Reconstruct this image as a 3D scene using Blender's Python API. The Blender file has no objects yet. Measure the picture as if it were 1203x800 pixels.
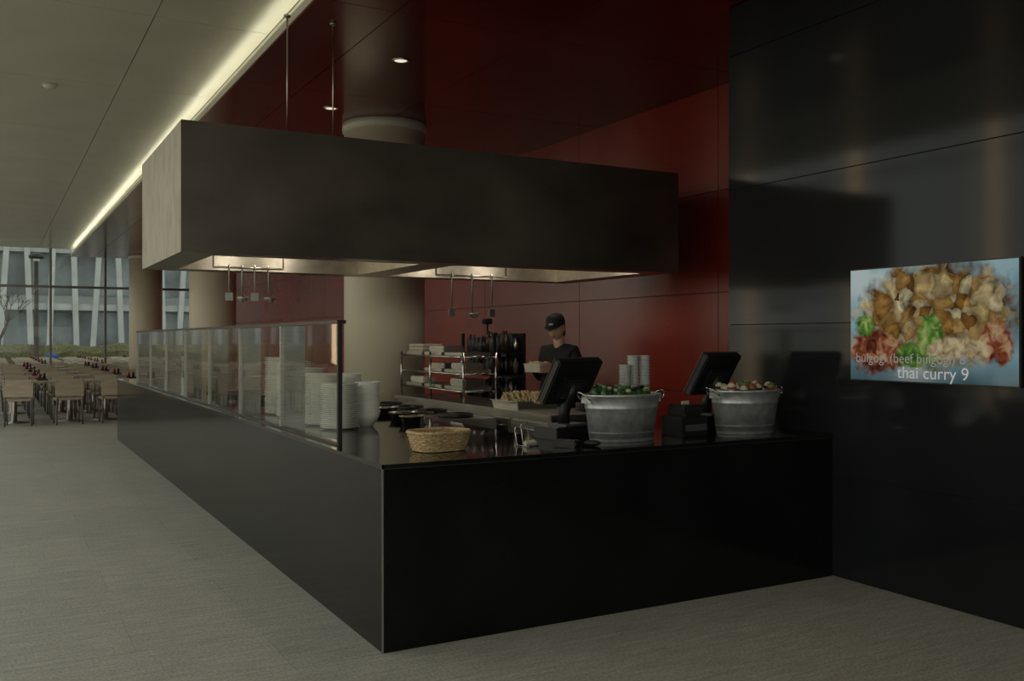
import bpy, bmesh, math, random
from mathutils import Vector, Matrix
random.seed(7)
S = bpy.context.scene
S.view_settings.view_transform = 'Standard'
S.view_settings.look = 'None'

# ------------------------------------------------------------------ materials
def new_mat(name):
    m = bpy.data.materials.new(name); m.use_nodes = True
    nt = m.node_tree; nt.nodes.clear()
    out = nt.nodes.new('ShaderNodeOutputMaterial')
    return m, nt, out

def pbr(name, col, rough=0.5, metal=0.0, var=0.12, scale=8.0, stretch=(1,1,1), bump=0.0, spec=0.5,
        rvar=0.0, col2=None, emit=None, estr=0.0, coat=0.0):
    m, nt, out = new_mat(name)
    b = nt.nodes.new('ShaderNodeBsdfPrincipled')
    tc = nt.nodes.new('ShaderNodeTexCoord'); mp = nt.nodes.new('ShaderNodeMapping')
    mp.inputs['Scale'].default_value = stretch
    nz = nt.nodes.new('ShaderNodeTexNoise'); nz.inputs['Scale'].default_value = scale
    nz.inputs['Detail'].default_value = 5
    nt.links.new(tc.outputs['Object'], mp.inputs[0]); nt.links.new(mp.outputs[0], nz.inputs['Vector'])
    rp = nt.nodes.new('ShaderNodeValToRGB')
    c1 = [max(0, c*(1-var)) for c in col]
    c2 = list(col2) if col2 else [min(1, c*(1+var)) for c in col]
    rp.color_ramp.elements[0].position = 0.3; rp.color_ramp.elements[1].position = 0.7
    rp.color_ramp.elements[0].color = (*c1, 1); rp.color_ramp.elements[1].color = (*c2, 1)
    nt.links.new(nz.outputs['Fac'], rp.inputs[0]); nt.links.new(rp.outputs[0], b.inputs['Base Color'])
    b.inputs['Roughness'].default_value = rough; b.inputs['Metallic'].default_value = metal
    b.inputs['Specular IOR Level'].default_value = spec
    b.inputs['Coat Weight'].default_value = coat
    if rvar:
        mr = nt.nodes.new('ShaderNodeMapRange')
        mr.inputs['To Min'].default_value = max(0.02, rough-rvar); mr.inputs['To Max'].default_value = rough+rvar
        nt.links.new(nz.outputs['Fac'], mr.inputs[0]); nt.links.new(mr.outputs[0], b.inputs['Roughness'])
    if bump:
        bp = nt.nodes.new('ShaderNodeBump'); bp.inputs['Strength'].default_value = bump
        bp.inputs['Distance'].default_value = 0.01
        nt.links.new(nz.outputs['Fac'], bp.inputs['Height']); nt.links.new(bp.outputs[0], b.inputs['Normal'])
    if emit:
        b.inputs['Emission Color'].default_value = (*emit, 1); b.inputs['Emission Strength'].default_value = estr
    nt.links.new(b.outputs[0], out.inputs[0])
    return m

def emis(name, col, s):
    m, nt, out = new_mat(name)
    e = nt.nodes.new('ShaderNodeEmission'); e.inputs[0].default_value = (*col, 1); e.inputs[1].default_value = s
    nt.links.new(e.outputs[0], out.inputs[0]); return m

def glass(name, tint=(0.93, 0.96, 0.94), f0=.05, rough=0.02):
    m, nt, out = new_mat(name)
    t = nt.nodes.new('ShaderNodeBsdfTransparent'); t.inputs[0].default_value = (*tint, 1)
    g = nt.nodes.new('ShaderNodeBsdfGlossy'); g.inputs['Roughness'].default_value = rough
    f = nt.nodes.new('ShaderNodeLayerWeight'); f.inputs[0].default_value = .5
    p = nt.nodes.new('ShaderNodeMath'); p.operation = 'POWER'; p.inputs[1].default_value = 5
    q = nt.nodes.new('ShaderNodeMath'); q.operation = 'MULTIPLY_ADD'; q.inputs[1].default_value = .9; q.inputs[2].default_value = f0
    nt.links.new(f.outputs['Facing'], p.inputs[0]); nt.links.new(p.outputs[0], q.inputs[0])
    mx = nt.nodes.new('ShaderNodeMixShader')
    nt.links.new(q.outputs[0], mx.inputs[0]); nt.links.new(t.outputs[0], mx.inputs[1]); nt.links.new(g.outputs[0], mx.inputs[2])
    nt.links.new(mx.outputs[0], out.inputs[0]); return m

def floor_mat():
    m, nt, out = new_mat('stone_floor')
    N = nt.nodes.new; L = nt.links.new
    b = N('ShaderNodeBsdfPrincipled'); tc = N('ShaderNodeTexCoord')
    br = N('ShaderNodeTexBrick'); br.inputs['Scale'].default_value = 1.0
    br.inputs['Brick Width'].default_value = 1.2; br.inputs['Row Height'].default_value = 0.6
    br.inputs['Mortar Size'].default_value = 0.003; br.inputs['Mortar Smooth'].default_value = 0.3
    br.inputs['Color1'].default_value = (0.43, 0.425, 0.38, 1); br.inputs['Color2'].default_value = (0.39, 0.385, 0.345, 1)
    br.inputs['Mortar'].default_value = (0.33, 0.325, 0.29, 1)
    L(tc.outputs['Object'], br.inputs['Vector'])
    mp = N('ShaderNodeMapping'); mp.inputs['Scale'].default_value = (1.2, 9, 1)
    nz = N('ShaderNodeTexNoise'); nz.inputs['Scale'].default_value = 3; nz.inputs['Detail'].default_value = 8
    nz.inputs['Roughness'].default_value = 0.7
    L(tc.outputs['Object'], mp.inputs[0]); L(mp.outputs[0], nz.inputs['Vector'])
    n2 = N('ShaderNodeTexNoise'); n2.inputs['Scale'].default_value = 70; n2.inputs['Detail'].default_value = 4
    L(tc.outputs['Object'], n2.inputs['Vector'])
    mr = N('ShaderNodeMapRange'); mr.inputs['From Min'].default_value = .3; mr.inputs['From Max'].default_value = .7
    mr.inputs['To Min'].default_value = .76; mr.inputs['To Max'].default_value = 1.16
    L(nz.outputs['Fac'], mr.inputs[0])
    mr2 = N('ShaderNodeMapRange'); mr2.inputs['From Min'].default_value = .3; mr2.inputs['From Max'].default_value = .7
    mr2.inputs['To Min'].default_value = .72; mr2.inputs['To Max'].default_value = 1.25
    L(n2.outputs['Fac'], mr2.inputs[0])
    mu = N('ShaderNodeMath'); mu.operation = 'MULTIPLY'; L(mr.outputs[0], mu.inputs[0]); L(mr2.outputs[0], mu.inputs[1])
    vm = N('ShaderNodeVectorMath'); vm.operation = 'SCALE'
    L(br.outputs['Color'], vm.inputs[0]); L(mu.outputs[0], vm.inputs['Scale'])
    L(vm.outputs[0], b.inputs['Base Color'])
    b.inputs['Roughness'].default_value = 0.5; b.inputs['Specular IOR Level'].default_value = 0.35
    bp = N('ShaderNodeBump'); bp.inputs['Strength'].default_value = .15; bp.inputs['Distance'].default_value = .005
    L(n2.outputs['Fac'], bp.inputs['Height']); L(bp.outputs[0], b.inputs['Normal'])
    L(b.outputs[0], out.inputs[0]); return m

def screen_mat():
    m, nt, out = new_mat('food_picture')
    N = nt.nodes.new; L = nt.links.new
    tc = N('ShaderNodeTexCoord'); sp = N('ShaderNodeSeparateXYZ'); L(tc.outputs['Object'], sp.inputs[0])
    def math_(op, a, b=None):
        n = N('ShaderNodeMath'); n.operation = op
        for i, v in enumerate((a, b)):
            if v is None: continue
            if isinstance(v, (int, float)): n.inputs[i].default_value = v
            else: L(v, n.inputs[i])
        return n.outputs[0]
    def mapr(v, a, b, c=0., d=1.):
        n = N('ShaderNodeMapRange'); n.inputs['From Min'].default_value = a; n.inputs['From Max'].default_value = b
        n.inputs['To Min'].default_value = c; n.inputs['To Max'].default_value = d; L(v, n.inputs[0]); return n.outputs[0]
    def ramp(v, els):
        n = N('ShaderNodeValToRGB'); r = n.color_ramp
        while len(r.elements) < len(els): r.elements.new(0.5)
        for e, (p, c) in zip(r.elements, els): e.position = p; e.color = (*c, 1)
        L(v, n.inputs[0]); return n.outputs[0]
    def mix(f, a, b):
        n = N('ShaderNodeMix'); n.data_type = 'RGBA'; L(f, n.inputs[0]); L(a, n.inputs[6]); L(b, n.inputs[7]); return n.outputs[2]
    u = math_('MULTIPLY', sp.outputs['Y'], -1.0); v = sp.outputs['Z']
    def blob(cx, cy, rx, ry, soft=.5, amp=2.2):
        a = math_('DIVIDE', math_('SUBTRACT', u, cx), rx); b = math_('DIVIDE', math_('SUBTRACT', v, cy), ry)
        d = math_('ADD', math_('MULTIPLY', a, a), math_('MULTIPLY', b, b))
        nz = N('ShaderNodeTexNoise'); nz.inputs['Scale'].default_value = 14; L(tc.outputs['Object'], nz.inputs['Vector'])
        d = math_('ADD', d, math_('MULTIPLY', math_('SUBTRACT', nz.outputs['Fac'], .5), amp))
        return mapr(d, 1+soft*.5, 1-soft*.5)
    # chunky stir-fry pieces: voronoi cells of varying colour, shaded by noise
    nw = N('ShaderNodeTexNoise'); nw.inputs['Scale'].default_value = 8; L(tc.outputs['Object'], nw.inputs['Vector'])
    wv = N('ShaderNodeVectorMath'); wv.operation = 'MULTIPLY_ADD'; wv.inputs[1].default_value = (.12, .12, .12); L(nw.outputs['Color'], wv.inputs[0]); L(tc.outputs['Object'], wv.inputs[2])
    vo = N('ShaderNodeTexVoronoi'); vo.inputs['Scale'].default_value = 13; L(wv.outputs[0], vo.inputs['Vector'])
    cs = N('ShaderNodeSeparateColor'); L(vo.outputs['Color'], cs.inputs[0])
    heap = ramp(cs.outputs[0], [(.0, (.07, .03, .008)), (.25, (.20, .10, .025)), (.5, (.30, .22, .09)), (.72, (.38, .33, .20)), (1., (.24, .13, .03))])
    n1 = N('ShaderNodeTexNoise'); n1.inputs['Scale'].default_value = 17; n1.inputs['Detail'].default_value = 6; L(wv.outputs[0], n1.inputs['Vector'])
    sh = mapr(n1.outputs['Fac'], .32, .66, .35, 1.25); shd = mapr(vo.outputs['Distance'], .0, .75, 1.15, .45)
    sv_ = N('ShaderNodeVectorMath'); sv_.operation = 'SCALE'; L(heap, sv_.inputs[0]); L(math_('MULTIPLY', sh, shd), sv_.inputs['Scale']); heap = sv_.outputs[0]
    n2 = N('ShaderNodeTexNoise'); n2.inputs['Scale'].default_value = 2.5; L(tc.outputs['Object'], n2.inputs['Vector'])
    bg = ramp(n2.outputs['Fac'], [(.35, (.07, .14, .16)), (.5, (.16, .25, .27)), (.65, (.30, .36, .35))])
    n3 = N('ShaderNodeTexNoise'); n3.inputs['Scale'].default_value = 16; n3.inputs['Detail'].default_value = 5; n3.inputs['Distortion'].default_value = .6; L(tc.outputs['Object'], n3.inputs['Vector'])
    green = ramp(n3.outputs['Fac'], [(.35, (.02, .05, .01)), (.5, (.06, .13, .02)), (.68, (.22, .27, .09))])
    red = ramp(n3.outputs['Fac'], [(.35, (.04, .010, .006)), (.5, (.14, .04, .018)), (.68, (.30, .20, .11))])
    white = ramp(n3.outputs['Fac'], [(.35, (.12, .08, .04)), (.6, (.34, .28, .16))])
    c = mix(blob(.04, .05, .52, .30, .5, 1.2), bg, heap)
    c = mix(blob(-.34, -.16, .20, .12), c, red)
    c = mix(blob(.42, -.10, .10, .12), c, red)
    c = mix(blob(.02, -.10, .08, .15), c, green)
    c = mix(blob(-.10, -.18, .10, .07), c, green)
    c = mix(blob(-.44, .0, .07, .06), c, green)
    c = mix(blob(.18, -.14, .20, .06), c, white)
    fade = mapr(v, -.33, -.17, .35, 1.0)
    vm = N('ShaderNodeVectorMath'); vm.operation = 'SCALE'; L(c, vm.inputs[0]); L(fade, vm.inputs['Scale'])
    e = N('ShaderNodeEmission'); e.inputs[1].default_value = 1.0; L(vm.outputs[0], e.inputs[0])
    L(e.outputs[0], out.inputs[0]); return m

M = {}
M['floor'] = floor_mat()
M['pave'] = pbr('paving', (.30, .29, .26), .8, var=.2, scale=3)
M['white_panel'] = pbr('ceiling_white_panel', (.60, .60, .50), .28, var=.05, scale=1.5, spec=.5)
M['groove'] = pbr('groove_dark', (.03, .03, .03), .8)
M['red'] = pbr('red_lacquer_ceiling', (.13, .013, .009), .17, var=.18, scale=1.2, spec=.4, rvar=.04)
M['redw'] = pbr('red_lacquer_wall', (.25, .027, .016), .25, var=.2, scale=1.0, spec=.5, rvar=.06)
M['darkw'] = pbr('dark_steel_panel', (.014, .016, .018), .095, var=.3, scale=1.2, stretch=(1, 1, .6), spec=.30, rvar=.03)
M['black'] = pbr('black_lacquer', (.006, .007, .007), .13, var=.3, scale=2, spec=.25, rvar=.03)
M['blacktop'] = pbr('black_granite_top', (.007, .007, .007), .06, var=.4, scale=40, spec=.5)
M['column'] = pbr('column_plaster', (.64, .58, .45), .45, var=.04, scale=2)
M['steel'] = pbr('brushed_steel', (.50, .48, .44), .32, 1, var=.12, scale=6, stretch=(1, 1, 30))
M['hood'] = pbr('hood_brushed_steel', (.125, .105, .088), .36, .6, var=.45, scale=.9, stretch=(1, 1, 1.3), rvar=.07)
M['hoodside_lit'] = pbr('hood_side_steel_lit', (.40, .39, .35), .42, .7, var=.2, scale=5, stretch=(1, 3, 1))  # mottled steel; the paler tone paints in daylight on this side
M['hoodin'] = pbr('hood_inner_steel', (.40, .37, .31), .35, .85, var=.15, scale=12)
M['galv'] = pbr('galvanised_metal', (.66, .70, .72), .36, .7, var=.2, scale=22, rvar=.08)
M['chrome'] = pbr('polished_steel', (.5, .5, .48), .15, 1, var=.05)
M['plastic'] = pbr('black_plastic', (.012, .012, .013), .35, var=.2, scale=30)
M['plastic2'] = pbr('grey_plastic', (.08, .08, .085), .4, var=.2, scale=30)
M['scr'] = pbr('dark_screen_glass', (.01, .012, .014), .08)
M['china'] = pbr('white_china', (.80, .81, .77), .25, var=.04)
M['wicker'] = pbr('wicker', (.50, .36, .19), .6, var=.35, scale=60, bump=.4)
M['glass'] = glass('clear_glass', (.92, .94, .91), .06)
M['winglass'] = glass('window_glass', (.92, .95, .94), .04)
M['cupglass'] = pbr('translucent_plastic_cup', (.45, .47, .46), .2, var=.1)
M['mull'] = pbr('window_mullion', (.20, .20, .19), .4, .6)
M['darkmetal'] = pbr('dark_guard_frame', (.05, .045, .04), .3, .8)
M['glowfin'] = pbr('warm_glow_mullion', (.6, .45, .25), .5, emit=(1, .70, .40), estr=3.2)  # mullions given a glow of their own, to streak the dark wall's reflections
M['wood'] = pbr('pale_wood', (.42, .36, .27), .5, var=.12, scale=4, stretch=(1, 8, 8))
M['tabletop'] = pbr('table_top', (.34, .30, .24), .35, var=.1, scale=4)
M['frame'] = pbr('chair_frame', (.20, .19, .17), .4, .6)
M['redplas'] = pbr('red_plastic', (.18, .025, .018), .35)
M['hedge'] = pbr('hedge_leaves', (.11, .105, .045), .9, var=.6, scale=18, bump=.8)
M['bark'] = pbr('bark', (.10, .085, .06), .9, var=.3, scale=20)
M['bldg'] = pbr('building_concrete', (.46, .49, .47), .7, var=.12, scale=.6)
M['bldgw'] = pbr('building_window', (.27, .31, .32), .35, var=.55, scale=.35)
M['fin'] = pbr('building_fin', (.44, .46, .44), .6, var=.1, scale=1)
M['skin'] = pbr('skin', (.60, .37, .26), .5, var=.06, scale=12)
M['cloth'] = pbr('black_cloth', (.012, .012, .014), .85, var=.3, scale=30, bump=.2)
M['hair'] = pbr('dark_hair', (.012, .009, .007), .4, var=.4, scale=60, stretch=(1, 1, .2))
M['lip'] = pbr('lips', (.35, .10, .08), .5)
M['eyew'] = pbr('eye_white', (.6, .6, .58), .3)
M['paper'] = pbr('paper_white', (.60, .57, .46), .7, var=.06)
M['noodle'] = pbr('fried_noodle', (.50, .38, .20), .7, var=.5, scale=50, bump=.8)
M['sauce'] = pbr('dark_food', (.05, .025, .012), .3, var=.6, scale=30)
M['greenglass'] = pbr('green_bottle', (.03, .09, .03), .15, var=.3)
M['capg'] = pbr('cap_green', (.10, .18, .06), .4)
M['capw'] = pbr('cap_white', (.50, .46, .38), .4)
M['capr'] = pbr('cap_red', (.30, .06, .045), .4)
M['ice'] = pbr('ice', (.5, .55, .58), .2, var=.3, scale=30, bump=.6)
M['blue'] = pbr('blue_cover', (.02, .08, .30), .7)
M['lamp'] = emis('downlight_lens', (1, .88, .65), .9)
M['hoodlamp'] = emis('hood_lamp_lens', (1, .84, .60), .6)
M['screen'] = screen_mat()
M['text'] = emis('caption_text', (.50, .50, .48), .75)
M['text2'] = emis('caption_text_dim', (.36, .33, .30), .6)

# ------------------------------------------------------------------ mesh builder
class MB:
    def __init__(s, name): s.name = name; s.bm = bmesh.new(); s.mats = []; s.T = Matrix.Identity(4)
    def mi(s, k):
        if k not in s.mats: s.mats.append(k)
        return s.mats.index(k)
    def add(s, verts, faces, k, smooth=False):
        vs = [s.bm.verts.new(s.T @ Vector(v)) for v in verts]; i = s.mi(k)
        for f in faces:
            try:
                fc = s.bm.faces.new([vs[j] for j in f]); fc.material_index = i; fc.smooth = smooth
            except ValueError: pass
    def box(s, k, x0, x1, y0, y1, z0, z1, taper=0.0, R=None):
        t = taper
        v = [(x0, y0, z0), (x1, y0, z0), (x1, y1, z0), (x0, y1, z0), (x0+t, y0+t, z1), (x1-t, y0+t, z1), (x1-t, y1-t, z1), (x0+t, y1-t, z1)]
        if R is not None:
            c = Vector(((x0+x1)/2, (y0+y1)/2, (z0+z1)/2)); v = [tuple(c + R @ (Vector(p)-c)) for p in v]
        s.add(v, [(0, 3, 2, 1), (4, 5, 6, 7), (0, 1, 5, 4), (1, 2, 6, 5), (2, 3, 7, 6), (3, 0, 4, 7)], k)
    def bbox(s, k, x0, x1, y0, y1, z0, z1, b=.005):
        tmp = bmesh.new(); bmesh.ops.create_cube(tmp, size=1)
        for v in tmp.verts: v.co = Vector((x0+(v.co.x+.5)*(x1-x0), y0+(v.co.y+.5)*(y1-y0), z0+(v.co.z+.5)*(z1-z0)))
        bmesh.ops.bevel(tmp, geom=list(tmp.edges), offset=b, segments=2, affect='EDGES')
        tmp.verts.index_update()
        s.add([tuple(v.co) for v in tmp.verts], [[v.index for v in f.verts] for f in tmp.faces], k, False); tmp.free()
    def lathe(s, k, prof, c=(0, 0, 0), seg=24, sx=1, sy=1, cap0=True, cap1=True, smooth=True):
        V = []; F = []; n = len(prof)
        for (r, z) in prof:
            for j in range(seg):
                a = 2*math.pi*j/seg; V.append((c[0]+r*sx*math.cos(a), c[1]+r*sy*math.sin(a), c[2]+z))
        for i in range(n-1):
            for j in range(seg):
                j2 = (j+1) % seg; F.append((i*seg+j, i*seg+j2, (i+1)*seg+j2, (i+1)*seg+j))
        if cap0: F.append(tuple(range(seg))[::-1])
        if cap1: F.append(tuple((n-1)*seg+j for j in range(seg)))
        s.add(V, F, k, smooth)
    def cyl(s, k, x, y, z0, z1, r, r2=None, seg=20): s.lathe(k, [(r, z0), (r2 if r2 is not None else r, z1)], (x, y, 0), seg)
    def tube(s, k, pts, rad, seg=8, closed=False):
        pts = [Vector(p) for p in pts]; n = len(pts)
        if not isinstance(rad, (list, tuple)): rad = [rad]*n
        V = []; F = []; up = None
        for i, p in enumerate(pts):
            if closed: d = pts[(i+1) % n]-pts[i-1]
            else: d = pts[min(i+1, n-1)]-pts[max(i-1, 0)]
            d.normalize()
            if up is None: up = Vector((0, 0, 1)) if abs(d.z) < .9 else Vector((1, 0, 0))
            a = d.cross(up)
            if a.length < 1e-4: a = d.cross(Vector((0, 1, 0)))
            a.normalize(); b = a.cross(d).normalized(); up = b
            for j in range(seg):
                t = 2*math.pi*j/seg; V.append(tuple(p+(a*math.cos(t)+b*math.sin(t))*rad[i]))
        m = n if closed else n-1
        for i in range(m):
            i2 = (i+1) % n
            for j in range(seg):
                j2 = (j+1) % seg; F.append((i*seg+j, i*seg+j2, i2*seg+j2, i2*seg+j))
        if not closed: F.append(tuple(range(seg))[::-1]); F.append(tuple((n-1)*seg+j for j in range(seg)))
        s.add(V, F, k, True)
    def ball(s, k, c, r, seg=16, rings=10, fn=None):
        if not isinstance(r, (list, tuple)): r = (r, r, r)
        V = []; F = []
        for i in range(rings+1):
            ph = math.pi*i/rings
            for j in range(seg):
                th = 2*math.pi*j/seg; u = Vector((math.sin(ph)*math.cos(th), math.sin(ph)*math.sin(th), math.cos(ph)))
                p = Vector((u.x*r[0], u.y*r[1], u.z*r[2]))
                if fn: p = fn(u, p)
                V.append(tuple(Vector(c)+p))
        for i in range(rings):
            for j in range(seg):
                j2 = (j+1) % seg; F.append((i*seg+j, (i+1)*seg+j, (i+1)*seg+j2, i*seg+j2))
        s.add(V, F, k, True)
    def done(s, loc=(0, 0, 0), rot=0, parent=None):
        bmesh.ops.remove_doubles(s.bm, verts=s.bm.verts, dist=1e-5)
        bmesh.ops.recalc_face_normals(s.bm, faces=s.bm.faces)
        me = bpy.data.meshes.new(s.name); s.bm.to_mesh(me); s.bm.free()
        for k in s.mats: me.materials.append(M[k])
        o = bpy.data.objects.new(s.name, me); S.collection.objects.link(o)
        o.location = loc; o.rotation_euler = (0, 0, rot)
        if parent: o.parent = parent
        return o
def inst(o, loc, rot=0):
    n = bpy.data.objects.new(o.name.split('.')[0], o.data); S.collection.objects.link(n); n.location = loc; n.rotation_euler = (0, 0, rot); return n

def splits(a, b, step): 
    r = [a]
    while r[-1]+step < b-.05: r.append(r[-1]+step)
    r.append(b); return r
G = .004
# ------------------------------------------------------------------ room shell
f = MB('floor'); f.box('floor', -6.2, 6.3, -8, 30, -.1, 0); f.done()
f = MB('ground_outside'); f.box('pave', -60, 60, 30.01, 110, -.12, -.02); f.box('pave', -60, -6.21, -60, 30.01, -.12, -.02); f.box('pave', -6.2, 40, -60, -8.01, -.12, -.02); f.done()

c = MB('ceiling')      # white metal panel ceiling
xs = [-1.1, 1.14, 2.06]; ys = [-8]+[y for y in splits(-6.4, 30, 2.4)]
c.box('groove', -1.1, 2.06, -8, 30, 4.13, 4.4)
for i in range(len(xs)-1):
    for j in range(len(ys)-1):
        c.box('white_panel', xs[i]+G, xs[i+1]-G, ys[j]+G, ys[j+1]-G, 4.10, 4.14)
c.box('white_panel', -1.14, -1.1, -8, 30, 4.10, 4.4)
c.done()
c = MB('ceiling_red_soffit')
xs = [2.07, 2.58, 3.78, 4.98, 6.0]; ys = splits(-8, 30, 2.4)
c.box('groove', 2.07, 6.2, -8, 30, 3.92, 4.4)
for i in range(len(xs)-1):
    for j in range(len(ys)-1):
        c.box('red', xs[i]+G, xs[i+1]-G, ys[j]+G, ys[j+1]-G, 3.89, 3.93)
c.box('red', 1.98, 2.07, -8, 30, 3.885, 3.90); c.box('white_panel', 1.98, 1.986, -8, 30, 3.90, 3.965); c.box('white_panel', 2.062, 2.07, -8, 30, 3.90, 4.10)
c.done()
L_ = bpy.data.lights.new('cove_light_strip', 'AREA'); L_.shape = 'RECTANGLE'; L_.size = .05; L_.size_y = 37.8; L_.energy = 42; L_.color = (1, .95, .74)
o = bpy.data.objects.new('cove_light_strip', L_); S.collection.objects.link(o); o.location = (2.03, 11, 3.935); o.rotation_euler = (0, math.pi-math.radians(-40), 0)

w = MB('wall_right')
w.box('groove', 4.67, 4.85, -8, 5.15, 0, 3.88)
zs = [0, .635, 1.6, 2.567, 3.53, 3.885]
for j in range(len(zs)-1):
    w.box('darkw', 4.65, 4.68, -8, 5.15, zs[j]+G*.8, zs[j+1]-G*.8)
w.box('darkw', 4.66, 4.85, 5.15, 5.17, 0, 3.885)
w.done()
w = MB('wall_red')
w.box('groove', 6.02, 6.2, 2, 30, 0, 3.92)
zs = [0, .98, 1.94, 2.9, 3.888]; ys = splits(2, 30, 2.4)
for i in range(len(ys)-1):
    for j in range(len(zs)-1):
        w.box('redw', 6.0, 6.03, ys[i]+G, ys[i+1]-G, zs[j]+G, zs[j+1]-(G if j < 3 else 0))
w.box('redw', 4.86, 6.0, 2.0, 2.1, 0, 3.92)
w.done()

# far glazed facade (Y = 30)
w = MB('window_far')
for i in range(9):
    x = -5.8+i*1.45
    w.box('mull', x-.03, x+.03, 29.92, 30.08, 0, 4.3)
for z in (.05, 3.0, 4.25): w.box('mull', -5.8, 5.95, 29.95, 30.05, z-.035, z+.035)
w.add([(-5.8, 30, .05), (5.95, 30, .05), (5.95, 30, 4.25), (-5.8, 30, 4.25)], [(0, 1, 2, 3)], 'winglass')
w.done()
# left glazed facade (X = -6)
w = MB('window_left')
yy = 1.07-3.05*3
while yy < 29.8:
    w.box('glowfin', -6.1, -5.95, yy-.09, yy+.09, 0, 7); yy += 3.05
for z in (.05, 2.4, 4.8, 7.0): w.box('mull', -6.04, -5.96, -8, 29.9, z-.04, z+.04)
w.add([(-6, -8, .05), (-6, 29.9, .05), (-6, 29.9, 7), (-6, -8, 7)], [(0, 1, 2, 3)], 'winglass')
w.done()
# unseen glazing added behind the viewpoint to light the front floor
w = MB('added_window_behind')
for i in range(8):
    x = -5.7+i*1.47; w.box('mull', x-.04, x+.04, -8.1, -8.0, 0, 7)
for z in (.05, 2.4, 3.9, 7): w.box('mull', -5.7, 4.6, -8.09, -8.01, z-.04, z+.04)
w.add([(-5.7, -8.05, .05), (4.6, -8.05, .05), (4.6, -8.05, 7), (-5.7, -8.05, 7)], [(0, 1, 2, 3)], 'winglass')
w.done()

# columns
cm = MB('round_column')
cm.lathe('column', [(.45, 0), (.45, 3.80)], seg=48, cap0=True)
cm.lathe('white_panel', [(.47, 3.80), (.47, 3.89)], seg=48)
col = cm.done((3.85, 9.9, 0)); inst(col, (3.85, 19.3, 0)); inst(col, (3.85, 28.7, 0))

# ------------------------------------------------------------------ service counter
c = MB('service_counter')
c.box('black', 1.625, 4.645, 4.2, 4.95, 0, .875)
c.box('black', 1.625, 2.9, 4.95, 15.1, 0, .875)
c.box('blacktop', 1.62, 4.645, 4.195, 4.96, .878, .90)
c.box('blacktop', 1.62, 2.91, 4.96, 15.1, .878, .90)
c.box('mull', 1.63, 4.64, 4.205, 4.95, .874, .879)
c.box('mull', 1.63, 2.9, 4.96, 15.09, .874, .879)
c.box('chrome', 1.620, 1.627, 4.195, 4.202, 0, .90)
c.done()

# sneeze guard
g = MB('glass_sneeze_guard')
ysg = [5.07+1.2*i for i in range(8)]
for i, y in enumerate(ysg):
    g.box('darkmetal' if i == 0 else 'steel', 1.69, 1.715, y-.012, y+.012, .9, 1.59)
    if i: g.box('steel', 1.72, 1.86, y-.004, y+.004, .9, 1.585)
g.box('darkmetal', 1.685, 1.735, 5.055, 13.49, 1.585, 1.605)
g.box('darkmetal', 1.69, 1.715, 5.07, 13.47, .9, .912)
for i in range(7):
    a, b = ysg[i]+.012, ysg[i+1]-.012
    g.add([(1.702, a, .912), (1.702, b, .912), (1.702, b, 1.585), (1.702, a, 1.585)], [(0, 1, 2, 3)], 'glass')
g.done()

# ------------------------------------------------------------------ exhaust hood
X0, X1, Y0, Y1, Z0, Z1 = 1.11, 5.36, 6.6, 8.5, 2.09, 2.98
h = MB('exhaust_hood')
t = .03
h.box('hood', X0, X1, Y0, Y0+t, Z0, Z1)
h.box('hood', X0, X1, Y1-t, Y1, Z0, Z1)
h.box('hoodside_lit', X0, X0+t, Y0+t, Y1-t, Z0, Z1)
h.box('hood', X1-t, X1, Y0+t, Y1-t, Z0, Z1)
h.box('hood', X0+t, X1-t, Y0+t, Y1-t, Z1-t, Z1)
h.box('hoodin', X0+t, X1-t, Y0+t, Y1-t, Z0+.42, Z0+.45)
for (a, b) in ((X0+.25, 2.95), (3.25, X1-.25)):
    h.box('hoodin', a-.05, b+.05, Y0+.2, Y0+.24, Z0+.0, Z0+.42)
    h.box('hoodin', a-.05, b+.05, Y1-.24, Y1-.2, Z0+.0, Z0+.42)
    h.box('hoodin', a-.05, a, Y0+.24, Y1-.24, Z0+.0, Z0+.42)
    h.box('hoodin', b, b+.05, Y0+.24, Y1-.24, Z0+.0, Z0+.42)
    n = int((b-a)/.08)
    for i in range(n):
        xx = a+(i+.5)*(b-a)/n
        h.box('steel', xx-.028, xx+.028, Y0+.3, Y1-.3, Z0+.30, Z0+.32)
    for q in (.3, .7):
        xx = a+(b-a)*q; h.cyl('hoodlamp', xx, (Y0+Y1)/2, Z0+.24, Z0+.29, .07)
        h.lathe('steel', [(.085, Z0+.29), (.085, Z0+.235), (.072, Z0+.235), (.072, Z0+.25)], (xx, (Y0+Y1)/2, 0), cap0=False, cap1=False)
h.box('hoodin', X0+t, X1-t, Y0+t, Y0+.2, Z0+.0, Z0+.012); h.box('hoodin', X0+t, X1-t, Y1-.2, Y1-t, Z0+.0, Z0+.012)
h.box('hoodin', X0+t, X0+.2, Y0+.2, Y1-.2, Z0, Z0+.012); h.box('hoodin', X1-.2, X1-t, Y0+.2, Y1-.2, Z0, Z0+.012)
h.box('hoodin', 3.0, 3.2, Y0+.2, Y1-.2, Z0, Z0+.012)
for (x, y) in ((1.90, 6.85), (2.25, 6.85)):
    h.cyl('steel', x, y, Z1, 3.89, .006, seg=8)
    h.cyl('steel', x, y, 3.875, 3.89, .025, seg=12)
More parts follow.
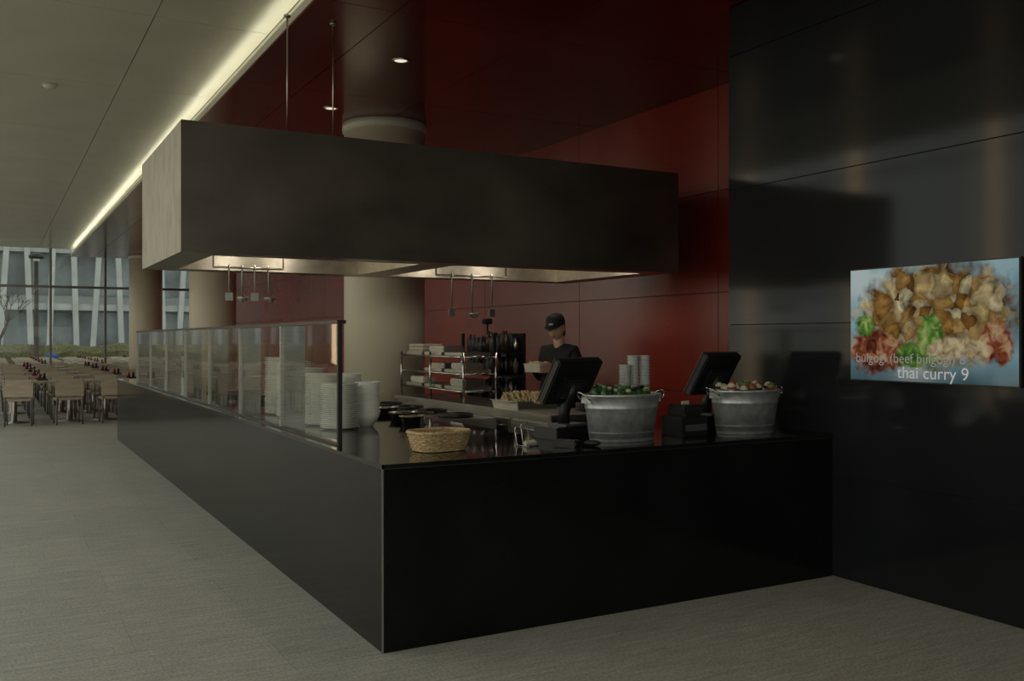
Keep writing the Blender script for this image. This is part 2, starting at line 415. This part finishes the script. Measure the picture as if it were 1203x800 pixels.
# utensil rails with hanging ladles and turners (fixed to the hood)
def ladle(mb, x, y, ztop, L_, kind):
    mb.tube('steel', [(x, y+.02, ztop-.02), (x, y+.02, ztop+.01), (x, y, ztop+.02), (x, y-.012, ztop), (x, y, ztop-.04), (x, y, ztop-L_)], .006, 6)
    if kind == 0: mb.lathe('steel', [(.005, -.045), (.03, -.035), (.042, -.01), (.045, 0), (.042, 0), (.028, -.03), (.004, -.04)], (x, y-.03, ztop-L_), 14, cap0=False, cap1=False)
    else: mb.bbox('steel', x-.03, x+.03, y-.004, y+.004, ztop-L_-.06, ztop-L_+.005, .003)
for xs_, y_, zt, rl in (([1.62, 1.72, 1.82, 1.93], 7.5, 2.06, (1.5, 2.05)), ([3.55, 3.75, 3.95], 7.5, 2.06, (3.4, 4.1))):
    h.tube('steel', [(rl[0], y_+.01, zt), (rl[1], y_+.01, zt)], .008, 8)
    for xe in rl: h.tube('steel', [(xe, y_+.01, zt), (xe, y_+.01, Z0+.44)], .006, 6)
    for i, x in enumerate(xs_): ladle(h, x, y_, zt, .20 + (.10 if rl[0] > 3 else 0) + .03*(i % 2), (i+1) % 2)
h.done()

# ------------------------------------------------------------------ recessed downlights and lamps
dl = MB('recessed_downlight')
dl.lathe('chrome', [(.075, 0), (.075, -.008), (.058, -.008), (.055, 0)], seg=24, cap0=False, cap1=False)
dl.lathe('lamp', [(.055, -.003), (.001, -.003)], seg=24, cap0=False)
d0 = None
for y in (-.11-1.9, -.11, 1.79, 3.69, 5.59, 7.49, 9.39, 13.2, 17.0, 22.5):
    if d0 is None: d0 = dl.done((3.06, y, 3.889))
    else: inst(d0, (3.06, y, 3.889))
    if y < 17.5 and y > -1:
        L_ = bpy.data.lights.new('downlight_beam', 'SPOT'); L_.energy = 10; L_.spot_size = 1.9; L_.spot_blend = .7; L_.color = (1, .84, .62); L_.shadow_soft_size = .05
        o = bpy.data.objects.new('downlight_beam', L_); S.collection.objects.link(o); o.location = (3.06, y, 3.86)
for x in (1.9, 2.4, 3.9, 4.6):
    L_ = bpy.data.lights.new('hood_lamp_light', 'POINT'); L_.energy = 3.4; L_.color = (1, .90, .74); L_.shadow_soft_size = .08
    o = bpy.data.objects.new('hood_lamp_light', L_); S.collection.objects.link(o); o.location = (x, 7.55, Z0+.15)

sd = MB('smoke_detector'); sd.lathe('white_panel', [(.07, 0), (.07, -.02), (.045, -.045), (.02, -.05)], seg=24); sd.done((.51, 10.65, 4.10))

# ------------------------------------------------------------------ TV on dark wall
tv = bpy.data.objects.new('wall_television', None); S.collection.objects.link(tv); tv.location = (4.65, 3.49, 1.585)
b = MB('bezel'); b.bbox('plastic', -.030, -.001, -.548, .548, -.340, .340, .004); b.done(parent=tv)
b = MB('screen'); b.add([(-.032, .54, -.332), (-.032, -.54, -.332), (-.032, -.54, .332), (-.032, .54, .332)], [(0, 1, 2, 3)], 'screen'); b.done(parent=tv)
def text(body, y, z, size, k):
    cu = bpy.data.curves.new('caption', 'FONT'); cu.body = body; cu.size = size; cu.materials.append(M[k])
    cu.align_x = 'LEFT'; cu.space_character = 1.0
    o = bpy.data.objects.new('caption', cu); S.collection.objects.link(o); o.parent = tv
    o.matrix_local = Matrix(((0, 0, -1, -.035), (-1, 0, 0, y), (0, 1, 0, z), (0, 0, 0, 1)))
text('bulgogi (beef bulgogi) 8', .50, -.225, .079, 'text2')
text('thai curry 9', .20, -.312, .098, 'text')

# ------------------------------------------------------------------ counter-top things
def rrect(a, b, r, n=64, p=3.2):
    out = []
    for i in range(n):
        th = 2*math.pi*i/n; ct, st = math.cos(th), math.sin(th)
        k = (abs(ct)**p+abs(st)**p)**(-1/p); out.append((a*k*ct, b*k*st, th))
    return out
b = MB('wicker_basket')
for i in range(9):
    s_ = 1-.16*(1-i/8); z = .008+i*.0105
    pts = [(x*s_*(1+.025*math.cos(16*th+(i % 2)*math.pi)), y*s_*(1+.025*math.cos(16*th+(i % 2)*math.pi)), z) for x, y, th in rrect(.16, .115, .04)]
    b.tube('wicker', pts, .0065, 6, closed=True)
for i in range(0, 64, 4):
    x, y, th = rrect(.16, .115, .04)[i]; b.tube('wicker', [(x*.84, y*.84, .004), (x*.92, y*.92, .05), (x, y, .098)], .004, 6)
b.tube('wicker', [(x*1.02, y*1.02, .102) for x, y, th in rrect(.16, .115, .04)], .010, 8, closed=True)
bt = rrect(.134, .096, .03); b.add([(x, y, .006) for x, y, _ in bt], [tuple(range(64))], 'wicker')
b.done((2.10, 4.60, .9), .12)

# galvanised tubs
def tub():
    b = MB('galvanized_tub')
    b.lathe('galv', [(.205, 0), (.208, .004), (.214, .05), (.218, .053), (.217, .06), (.236, .19), (.242, .194), (.240, .202), (.250, .262), (.260, .266), (.260, .276), (.250, .278), (.246, .262), (.212, .02)], seg=56, sx=1, sy=.66, cap1=True)
    for sgn in (-1, 1):
        b.box('galv', sgn*.245-.008, sgn*.245+.008, -.05, .05, .225, .262)
        pts = [(sgn*(.258+.045*math.sin(a*math.pi/12)), -.055*math.cos(a*math.pi/12), .245+.045*math.sin(a*math.pi/12)) for a in range(13)]
        b.tube('chrome', pts, .006, 8)
    return b
t1 = tub().done((3.26, 4.54, .9), .0)
t2 = inst(t1, (4.22, 4.53, .9), .0)
def bottles(par, mode):
    b = MB('bottles_on_ice')
    b.lathe('ice', [(.225, .20), (.18, .235), (.08, .25), (.001, .255)], seg=32, sy=.66, cap0=True, cap1=False)
    placed = []
    for i in range(24):
        for _ in range(60):
            x = random.uniform(-.2, .2); y = random.uniform(-.12, .12)
            if (x/.2)**2+(y/.12)**2 < 1 and all((x-q[0])**2+(y-q[1])**2 > .0019 for q in placed): break
        placed.append((x, y)); z = .25+random.uniform(0, .03)
        if mode == 0:
            b.lathe('greenglass', [(.026, z-.03), (.026, z+.015), (.014, z+.03), (.012, z+.04)], (x, y, 0), 12)
            b.lathe(random.choice(['capg', 'capg', 'capw', 'capw', 'plastic', 'plastic']), [(.015, z+.036), (.016, z+.05), (.012, z+.054)], (x, y, 0), 12)
        else:
            k = random.choice(['capw', 'capw', 'capr', 'capg', 'capw'])
            b.ball(k, (x, y, z+.025), (.028, .028, .032), 14, 8)
            b.lathe(random.choice(['capr', 'capg', 'plastic']), [(.028, z+.015), (.029, z+.025), (.028, z+.031)], (x, y, 0), 14)
    return b.done(parent=par)
bottles(t1, 0); bottles(t2, 1)

# POS terminals
def pos(loc, rot, raise_):
    b = MB('pos_terminal')
    if raise_: b.bbox('plastic', -.19, .19, -.09, .14, -raise_, 0, .006)
    b.bbox('plastic', -.17, .17, -.05, .05+.1, 0, .07, .006)
    b.bbox('plastic2', -.10, .10, -.06, .10, .07, .085, .004)
    b.tube('plastic', [(0, .06, .08), (0, .05, .16), (0, .0, .25), (0, -.03, .33)], [.04, .034, .032, .045], 12)
    R = Matrix.Rotation(math.radians(30), 4, 'X')
    b.T = Matrix.Translation((0, 0, .345)) @ R
    b.bbox('plastic', -.195, .195, -.03, .02, -.15, .15, .008)
    b.bbox('plastic', -.12, .12, -.055, -.03, -.11, .06, .01)
    b.bbox('plastic2', -.198, .198, .018, .026, -.153, .153, .003)
    b.box('scr', -.165, .165, .026, .028, -.12, .125)
    for q in range(7): b.box('plastic2', -.09, .09, -.057, -.054, -.09+q*.02, -.085+q*.02)
    b.T = Matrix.Identity(4)
    return b.done(loc, rot)
p1 = pos((3.08, 4.82, .9), .25, 0)
p2 = pos((4.19, 4.80, .925), .25, .025)
b = MB('receipt_printer'); b.bbox('plastic', -.11, .11, -.10, .10, 0, .12, .01); b.box('plastic2', -.09, .09, -.104, -.10, .03, .07)
b.bbox('plastic', -.075, .075, -.09, .08, .12, .19, .012); b.box('paper', -.03, .03, -.01, .0, .18, .21)
b.done((3.80, 4.62, .9), .1)
b = MB('card_reader'); b.bbox('plastic', -.04, .04, -.075, .075, .0, .035, .008); b.box('scr', -.028, .028, .02, .06, .035, .037)
for i in range(3):
    for j in range(4): b.box('plastic2', -.026+i*.019, -.012+i*.019, -.06+j*.018, -.047+j*.018, .035, .039)
b.done((2.80, 4.42, .9), .5)
b = MB('computer_mouse'); b.ball('plastic', (0, 0, .018), (.03, .05, .018)); b.tube('plastic', [(0, .05, .012), (.02, .1, .005), (.1, .14, .005), (.13, .18, .005)], .003, 6); b.done((2.93, 4.36, .9), .9)
b = MB('business_card_stand')
for q in range(3):
    b.tube('chrome', [(-.05+q*.05, -.04, .004), (-.05+q*.05, .03, .004), (-.05+q*.05, .05, .09+.02*q), (-.05+q*.05, .04, .11+.01*q)], .003, 6)
b.tube('chrome', [(-.05, -.04, .004), (.05, -.04, .004)], .003, 6); b.tube('chrome', [(-.05, .045, .07), (.05, .045, .07)], .003, 6); b.tube('chrome', [(-.05, -.01, .02), (.05, -.01, .02)], .003, 6)
b.box('paper', -.042, .042, -.034, -.01, .008, .028, R=Matrix.Rotation(.5, 3, 'X'))
b.done((2.62, 4.55, .9), .3)

b = MB('cup_stacks')
for (x, y, n) in ((0, 0, 18), (.078, .01, 21), (.156, -.01, 21)):
    for i in range(n):
        z = .0195*i; b.lathe('cupglass', [(.027, z), (.034, z+.095), (.039, z+.098), (.039, z+.104), (.034, z+.104)], (x, y, 0), 14, cap0=(i == 0), cap1=False, smooth=False)
b.done((3.50, 4.84, .9), .1)

# plates and bowls behind the guard
def plates(loc, n, r):
    b = MB('plate_stack')
    for i in range(n):
        z = i*.0135; b.lathe('china', [(r*.55, z), (r*.6, z+.002), (r, z+.016), (r, z+.020), (r*.6, z+.007)], (random.uniform(-.003, .003), 0, 0), 28, cap1=True)
    return b.done(loc)
plates((2.02, 6.02, .9), 22, .125); plates((2.02, 6.35, .9), 26, .13); plates((2.02, 6.75, .9), 28, .13); plates((2.02, 7.1, .9), 31, .13)
plates((2.02, 7.45, .9), 33, .13)
def bowls(loc, n, r):
    b = MB('bowl_stack')
    for i in range(n):
        z = i*.022; b.lathe('china', [(r*.45, z), (r*.5, z+.008), (r*.85, z+.045), (r, z+.085), (r*.97, z+.085), (r*.8, z+.045), (r*.4, z+.014)], (random.uniform(-.003, .003), 0, 0), 28)
    return b.done(loc)
bowls((2.25, 6.12, .9), 11, .092); bowls((2.27, 6.55, .9), 13, .09); bowls((2.5, 6.9, .9), 4, .09)

def pan(loc, r, k):
    b = MB('steel_pan'); b.lathe('steel', [(r*.8, 0), (r*.97, .05), (r*1.06, .052), (r*1.06, .056), (r*.95, .054), (r*.8, .012)], seg=28, sy=.8)
    b.lathe(k, [(r*.88, .034), (r*.6, .05), (.001, .056)], seg=24, sy=.8, cap0=True, cap1=False); b.tube('steel', [(r, 0, .05), (r+.05, 0, .06), (r+.12, 0, .06)], .008, 8); return b.done(loc, .4)
for loc, r, k in (((2.60, 6.15, .9), .10, 'steel'), ((2.68, 6.5, .9), .12, 'sauce'), ((2.74, 7.0, .9), .10, 'steel'), ((2.60, 7.5, .9), .12, 'sauce'), ((2.3, 8.4, .9), .13, 'sauce'), ((2.3, 9.2, .9), .13, 'noodle'), ((2.3, 10.2, .9), .13, 'sauce'), ((2.3, 11.3, .9), .13, 'noodle')):
    pan(loc, r, k)

# prep counter (stainless)
b = MB('steel_prep_counter')
b.box('steel', 3.76, 4.3, 6.15, 9.3, .12, .87); b.bbox('steel', 3.73, 4.33, 6.12, 9.33, .87, .91, .005)
for i in range(5):
    y = 6.18+i*.62; b.bbox('steel', 3.742, 3.762, y+.01, y+.6, .20, .84, .004); b.tube('chrome', [(3.742, y+.1, .78), (3.715, y+.1, .78), (3.715, y+.5, .78), (3.742, y+.5, .78)], .007, 8)
for x in (3.8, 4.26):
    for y in (6.2, 7.7, 9.25): b.cyl('steel', x, y, 0, .12, .025)
b.done()
b = MB('cooking_range')
b.bbox('steel', 3.16, 3.68, 6.9, 9.0, .12, .84, .006)
for x in (3.22, 3.62):
    for y in (6.96, 8.94): b.cyl('steel', x, y, 0, .12, .025)
for i in range(4):
    y = 7.15+i*.52; b.lathe('plastic', [(.15, .84), (.15, .87), (.12, .87), (.11, .845)], (3.42, y, 0), 20); b.cyl('plastic', 3.15, y, .74, .76, .02)
b.done()

# tray rack
b = MB('tray_rack')
RL = 1.5
for x in (0, .34):
    for y in (0, RL/2, RL): b.tube('chrome', [(x, y, 0), (x, y, .46)], .012, 8)
for z in (.10, .26, .42):
    b.tube('chrome', [(0, 0, z), (.34, 0, z), (.34, RL, z), (0, RL, z)], .010, 8, closed=False); b.tube('chrome', [(0, 0, z), (0, RL, z)], .010, 8)
    for k in range(15): b.tube('chrome', [(0, .05+k*.1, z), (.34, .05+k*.1, z)], .004, 6)
for z, n in ((.11, 3), (.27, 2), (.43, 3)):
    for q in range(n): b.bbox('steel', .02, .32, .05+.48*q, .47+.48*q, z, z+.03, .006)
for q in range(4): b.bbox('paper' if q % 2 else 'wood', .05, .27, 1.05, 1.42, .461+q*.02, .477+q*.02, .004)
b.bbox('paper', .06, .2, 1.06, 1.4, .141, .20, .01); b.bbox('steel', .06, .26, .1, .4, .301, .36, .01); b.bbox('steel', .06, .28, .1, .42, .141, .21, .01); b.bbox('steel', .06, .28, .56, .9, .301, .35, .01); b.bbox('steel', .05, .28, .55, .9, .461, .52, .01)
b.done((3.80, 7.78, .91))
# floor-standing dark shelving with bottles and tins
b = MB('bottle_shelving')
for x in (0, .36):
    for y in (0, .75): b.box('plastic', x-.015, x+.015, y-.015, y+.015, 0, 1.56)
for zl in (.15, .50, .85, 1.12, 1.36):
    b.box('plastic', -.01, .37, -.01, .76, zl-.015, zl)
    for i in range(8):
        for j in range(3):
            hh = random.uniform(.15, .23)
            b.lathe(random.choice(['plastic', 'plastic2', 'plastic', 'sauce', 'plastic2', 'steel']), [(.036, zl), (.036, zl+hh*.65), (.014, zl+hh*.82), (.014, zl+hh)], (.06+.115*j, .06+i*.09, 0), 12)
b.box('plastic', .355, .37, 0, .75, .1, 1.56)
b.tube('plastic', [(.1, .35, 1.36), (.1, .35, 1.68)], .010, 8); b.bbox('plastic', .06, .14, .30, .40, 1.66, 1.72, .008)
b.done((4.62, 8.72, 0), 0)
# noodle tray
b = MB('noodle_tray')
b.lathe('steel', [(.25, 0), (.27, .06), (.285, .062), (.285, .067), (.265, .064), (.245, .012)], seg=4, sx=.8, sy=1.1, smooth=False)
for i in range(46):
    x = random.uniform(-.12, .12); y = random.uniform(-.16, .16); a = random.uniform(0, 6)
    b.tube('noodle', [(x+.04*math.cos(a+q), y+.04*math.sin(a+q*1.3), .075+.045*math.sin(q*1.7+a)+.02*(1-abs(y)*5)) for q in range(6)], .011, 6)
b.done((3.99, 6.98, .91), math.pi/4)
bb = MB('squeeze_bottles')
for i, k in enumerate(('capr', 'capw', 'sauce', 'plastic2')):
    bb.lathe(k, [(.03, 0), (.032, .12), (.02, .14), (.012, .15), (.004, .19)], (0, i*.08, 0), 14)
bb.done((4.2, 6.2, .91))

# ------------------------------------------------------------------ cook
P = bpy.data.objects.new('restaurant_cook', None); S.collection.objects.link(P)
P.location = (4.62, 7.42, 0); P.rotation_euler = (0, 0, math.radians(-66))
HZ = .095
verts = [((0, .0, .96), (.145, .105)), ((0, .0, 1.10), (.125, .09)), ((0, -.01, 1.25), (.145, .10)), ((0, -.005, 1.38), (.115, .085)), ((0, -.005, 1.46), (.057, .057)),
         ((.155, 0, 1.39), (.064, .064)), ((.205, .02, 1.25), (.055, .055)), ((.215, .03, 1.12), (.047, .047)), ((.165, -.12, 1.165), (.042, .042)), ((.118, -.265, 1.135+HZ), (.031, .031)),
         ((-.155, 0, 1.39), (.064, .064)), ((-.205, .02, 1.25), (.055, .055)), ((-.215, .03, 1.12), (.047, .047)), ((-.165, -.12, 1.165), (.042, .042)), ((-.118, -.265, 1.135+HZ), (.031, .031)),
         ((.09, 0, .86), (.095, .10)), ((.10, -.015, .50), (.062, .065)), ((.10, .02, .12), (.045, .048)), ((.11, -.03, .04), (.042, .035)), ((.12, -.15, .035), (.04, .03)),
         ((-.09, 0, .86), (.095, .10)), ((-.10, -.015, .50), (.062, .065)), ((-.10, .02, .12), (.045, .048)), ((-.11, -.03, .04), (.042, .035)), ((-.12, -.15, .035), (.04, .03))]
edges = [(0, 1), (1, 2), (2, 3), (3, 4), (3, 5), (5, 6), (6, 7), (7, 8), (8, 9), (3, 10), (10, 11), (11, 12), (12, 13), (13, 14), (0, 15), (15, 16), (16, 17), (17, 18), (18, 19), (0, 20), (20, 21), (21, 22), (22, 23), (23, 24)]
me = bpy.data.meshes.new('body'); me.from_pydata([v[0] for v in verts], edges, []); me.update()
bo = bpy.data.objects.new('body', me); S.collection.objects.link(bo); bo.parent = P
sk = bo.modifiers.new('skin', 'SKIN'); sk.use_smooth_shade = True
sv = me.skin_vertices[0].data
for i, v in enumerate(verts): sv[i].radius = v[1]; sv[i].use_root = (i == 0)
ss = bo.modifiers.new('sub', 'SUBSURF'); ss.levels = 2; ss.render_levels = 2
me.materials.append(M['cloth'])
hd = MB('head')
hd.tube('skin', [(0, 0, 1.40), (0, -.005, 1.46), (0, -.02, 1.53)], [.058, .052, .05], 16)
hd.T = Matrix.Translation((0, -.02, 1.52)) @ Matrix.Rotation(math.radians(20), 4, 'X') @ Matrix.Rotation(math.radians(10), 4, 'Z')
def headf(u, p):
    if u.z < 0:
        k = -u.z; p.x *= 1-.38*k*k; p.y *= 1-.18*k
        if u.y < 0: p.y -= .012*k
    if u.y < -.3 and abs(u.z) < .25: p.y += .006*(1-abs(u.z)*4)*(abs(u.x) > .25)
    return p
hc = (0, -.01, .085)
hd.ball('skin', hc, (.073, .092, .112), 32, 24, headf)
hd.tube('skin', [(0, -.096, .098), (0, -.108, .078), (0, -.117, .063), (0, -.10, .055)], [.006, .009, .013, .008], 10)
for sx_ in (-1, 1):
    hd.ball('skin', (sx_*.011, -.104, .060), .0075, 8, 6)
    hd.ball('eyew', (sx_*.029, -.091, .090), (.013, .008, .007), 12, 8)
    hd.ball('hair', (sx_*.029, -.098, .089), (.006, .004, .006), 10, 6)
    hd.tube('hair', [(sx_*.014, -.100, .106), (sx_*.03, -.099, .112), (sx_*.046, -.088, .106)], .003, 6)
    hd.tube('hair', [(sx_*.016, -.098, .094), (sx_*.03, -.100, .098), (sx_*.043, -.09, .093)], .002, 6)
    hd.ball('skin', (sx_*.074, .005, .082), (.010, .018, .030), 12, 8)
hd.ball('lip', (0, -.096, .034), (.022, .008, .006), 12, 6); hd.ball('lip', (0, -.095, .027), (.018, .008, .006), 12, 6)
def hairf(u, p):
    if u.y < .05 and u.z < .75: p *= .84
    return p
hd.ball('hair', (0, .008, .098), (.080, .094, .108), 28, 20, hairf)
hd.ball('hair', (0, .115, .075), (.036, .034, .04), 16, 10)
hd.tube('hair', [(0, .12, .07), (0, .14, .02), (0, .13, -.04)], [.026, .022, .008], 10)
prof = [(1.0, .122), (1.02, .145), (.97, .175), (.80, .202), (.5, .218), (.001, .224)]
hd.lathe('cloth', [(r*.086, z) for r, z in prof], (0, 0, 0), 32, 1.0, 1.16, cap0=False, cap1=False)
hd.ball('cloth', (0, 0, .224), .006, 8, 6)
bv = []; n = 14
for j in range(n+1):
    a = math.pi*(1.13+.74*j/n)
    bv += [(.086*math.cos(a), .099*math.sin(a), .130), (.094*math.cos(a), .099*math.sin(a)-.060*max(0, math.sin(math.pi*j/n))**.5, .128-.006*math.sin(math.pi*j/n))]
V2 = bv+[(x, y, z-.004) for x, y, z in bv]; F2 = []; o_ = len(bv)
for j in range(n):
    a = 2*j; F2 += [(a, a+1, a+3, a+2), (o_+a, o_+a+2, o_+a+3, o_+a+1), (a+1, o_+a+1, o_+a+3, a+3)]
hd.add(V2, F2, 'cloth', True)
hd.box('paper', -.02, .02, -.106, -.100, .150, .163)
hd.done(parent=P)
for sx_, nm in ((1, 'hand_left'), (-1, 'hand_right')):
    hb = MB(nm); hb.T = Matrix.Translation((0, 0, HZ))
    hb.tube('skin', [(sx_*.122, -.25, 1.132), (sx_*.112, -.285, 1.137)], [.024, .022], 12)
    hb.ball('skin', (sx_*.106, -.325, 1.138), (.015, .046, .040), 16, 12)
    for q, (dz, ln) in enumerate(((.030, .9), (.010, 1.0), (-.010, .94), (-.028, .78))):
        z = 1.138+dz
        hb.tube('skin', [(sx_*.105, -.335, z), (sx_*.104, -.372, z), (sx_*.101, -.372-.030*ln, z-.001), (sx_*(.101-.018*ln), -.376-.052*ln, z-.002), (sx_*(.095-.036*ln), -.378-.055*ln, z-.002)], [.0095, .0092, .0085, .008, .0068], 10)
    hb.tube('skin', [(sx_*.106, -.305, 1.160), (sx_*.104, -.325, 1.186), (sx_*.088, -.345, 1.194), (sx_*.070, -.357, 1.190)], [.012, .011, .0095, .0075], 10)
    hb.done(parent=P)
b = MB('takeaway_box'); b.T = Matrix.Translation((0, -.355, HZ)) @ Matrix.Rotation(math.pi/4, 4, 'Z')
b.lathe('paper', [(.105, 1.105), (.128, 1.182), (.132, 1.184), (.124, 1.180), (.100, 1.112)], (0, 0, 0), 4, 1, 1, smooth=False)
b.lathe('noodle', [(.115, 1.165), (.07, 1.195), (.01, 1.205)], (0, 0, 0), 4, 1, 1, smooth=False)
bx = b.done(parent=P)
b = MB('apron'); 
b.add([(-.10, -.118, 1.32), (.10, -.118, 1.32), (.14, -.122, 1.06), (.15, -.125, .95), (.15, -.13, .60), (-.15, -.13, .60), (-.15, -.125, .95), (-.14, -.122, 1.06)], [(0, 1, 2, 7), (7, 2, 3, 6), (6, 3, 4, 5)], 'cloth', True)
b.box('paper', .045, .09, -.128, -.122, 1.26, 1.28)
b.done(parent=P)

# ------------------------------------------------------------------ dining furniture
def chair():
    b = MB('dining_chair')   # seat faces +Y, back at -Y
    b.bbox('wood', -.23, .23, -.21, .22, .43, .465, .008)
    b.bbox('wood', -.23, .23, -.245, -.225, .50, .80, .006)
    for x in (-.205, .205):
        b.tube('frame', [(x, -.235, .78), (x, -.225, .45), (x, -.215, .0)], .013, 8)
        b.tube('frame', [(x, .19, .0), (x, .19, .44)], .013, 8)
        b.tube('frame', [(x, -.21, .42), (x, .19, .42)], .010, 8)
        b.tube('frame', [(x, -.22, .62), (x, -.05, .64), (x, .12, .64), (x, .19, .60), (x, .19, .44)], .010, 8)
    b.tube('frame', [(-.205, .19, .42), (.205, .19, .42)], .010, 8)
    return b
def table():
    b = MB('dining_table')
    b.bbox('tabletop', -.75, .75, -.38, .38, .715, .75, .006)
    for x in (-.45, .45):
        b.lathe('steel', [(.24, 0), (.24, .012), (.05, .025), (.045, .70), (.12, .712)], (x, 0, 0), 20)
    b.bbox('plastic', -.09, .09, -.06, .06, .75, .78, .004)
    b.lathe('redplas', [(.032, .78), (.032, .84), (.012, .87), (.010, .89)], (-.05, 0, 0), 12); b.lathe('plastic', [(.025, .78), (.025, .86), (.01, .88)], (.03, 0, 0), 12)
    return b
tb = None
rows = [18.9, 21.3, 23.7, 26.1, 28.3, 32.3, 34.7, 37.1, 39.5, 41.9]
for r_, y in enumerate(rows):
    dx = .0 if y < 30 else .6
    xsn = [-4.4, -2.7, -1.0, .7, 2.2] if y < 30 else [-2.7, -1.0, .7, 2.4, 4.1, 5.8]
    gz = 0 if y < 30 else -.02
    for x in xsn:
        X_ = x+.08+dx
        if tb is None: tb = table().done((X_, y, gz)); c0 = chair().done((X_-.38, y-.62, gz), .03)
        else:
            inst(tb, (X_, y, gz)); inst(c0, (X_-.38, y-.62, gz), random.uniform(-.1, .1))
        inst(c0, (X_+.38, y-.62, gz), random.uniform(-.1, .1))
        if y < 38:
            inst(c0, (X_-.38, y+.62, gz), math.pi+random.uniform(-.1, .1)); inst(c0, (X_+.38, y+.62, gz), math.pi+random.uniform(-.1, .1))

# ------------------------------------------------------------------ exterior
b = MB('hedge')
nx = 90
V = []; F = []
for i in range(nx+1):
    x = -22+i*.5
    for (yy_, zz) in ((46, -.02), (45.9, .9), (46.1, 1.2), (46.9, 1.22), (47.2, .9), (47.1, -.02)):
        V.append((x, yy_+random.uniform(-.12, .12), zz+(random.uniform(-.1, .1) if zz > 0 else 0)))
for i in range(nx):
    for j in range(5): F.append((i*6+j, i*6+j+1, (i+1)*6+j+1, (i+1)*6+j))
b.add(V, F, 'hedge'); b.done()
b = MB('lamp_post'); b.lathe('darkmetal', [(.14, 0), (.14, .3), (.09, .4), (.08, 4.7), (.09, 4.75)], seg=16); b.lathe('darkmetal', [(.28, 4.85), (.30, 4.98), (.10, 5.10)], seg=20); b.cyl('china', 0, 0, 4.75, 4.86, .12); b.done((1.58, 43.6, -.02))
b = MB('office_building')
b.box('bldg', -30, 40, 66, 80, -.02, 22)
for fl in range(6):
    z = .2+fl*3.6
    b.box('bldgw', -30, 40, 65.9, 66.02, z+.5, z+3.0)
    b.box('bldg', -30, 40, 65.2, 66, z+3.1, z+3.5)
for zz0, zz1 in ((0, 10.2), (10.6, 21)):
    for i in range(52):
        x = -28+i*1.3
        R = Matrix.Rotation(math.radians((2, -1.5, 3.5, -2)[i % 4]), 3, 'Y')
        b.box('fin', x-.16, x+.16, 64.8, 65.3, zz0, zz1, R=R)
b.done()
def tree(loc, seed, H):
    rnd = random.Random(seed); b = MB('bare_tree')
    def br(p, d, L_, r, dep):
        q = p+d*L_*.5+Vector((rnd.uniform(-.06, .06), rnd.uniform(-.06, .06), 0))*L_; e = p+d*L_
        b.tube('bark', [p, q, e], [r, r*.8, r*.6], 5)
        if dep == 0: return
        for _ in range(3):
            nd = (d+Vector((rnd.uniform(-.6, .6), rnd.uniform(-.6, .6), rnd.uniform(-.1, .35)))).normalized()
            br(e, nd, L_*rnd.uniform(.6, .8), r*.6, dep-1)
    br(Vector((0, 0, 0)), Vector((0, 0, 1)), H*.33, .07, 4); b.done(loc)
tree((.3, 49, -.02), 3, 4.6)
b = MB('patio_bin'); b.lathe('blue', [(.22, 0), (.26, .75), (.27, .78), (.2, .86), (.05, .92)], seg=20); b.done((2.15, 44.2, -.02))

# ------------------------------------------------------------------ world, camera
W = bpy.data.worlds.new('sky'); S.world = W; W.use_nodes = True
nt = W.node_tree; nt.nodes.clear()
o = nt.nodes.new('ShaderNodeOutputWorld'); bg = nt.nodes.new('ShaderNodeBackground')
tc = nt.nodes.new('ShaderNodeTexCoord'); sp = nt.nodes.new('ShaderNodeSeparateXYZ'); rp = nt.nodes.new('ShaderNodeValToRGB')
nt.links.new(tc.outputs['Generated'], sp.inputs[0]); nt.links.new(sp.outputs['Z'], rp.inputs[0])
rp.color_ramp.elements[0].position = 0; rp.color_ramp.elements[0].color = (.79, .81, .74, 1)
rp.color_ramp.elements[1].position = .7; rp.color_ramp.elements[1].color = (.66, .70, .67, 1)
nt.links.new(rp.outputs[0], bg.inputs[0]); bg.inputs[1].default_value = 1.28
nt.links.new(bg.outputs[0], o.inputs[0])

cam = bpy.data.cameras.new('camera'); co = bpy.data.objects.new('camera', cam); S.collection.objects.link(co)
cam.sensor_width = 36; cam.sensor_fit = 'HORIZONTAL'; cam.lens = 1100/1203*36; cam.shift_y = -2/1203
co.location = (0, 0, 1.5); co.rotation_euler = (math.pi/2, 0, -math.radians(29.0)); cam.clip_end = 300
S.camera = co
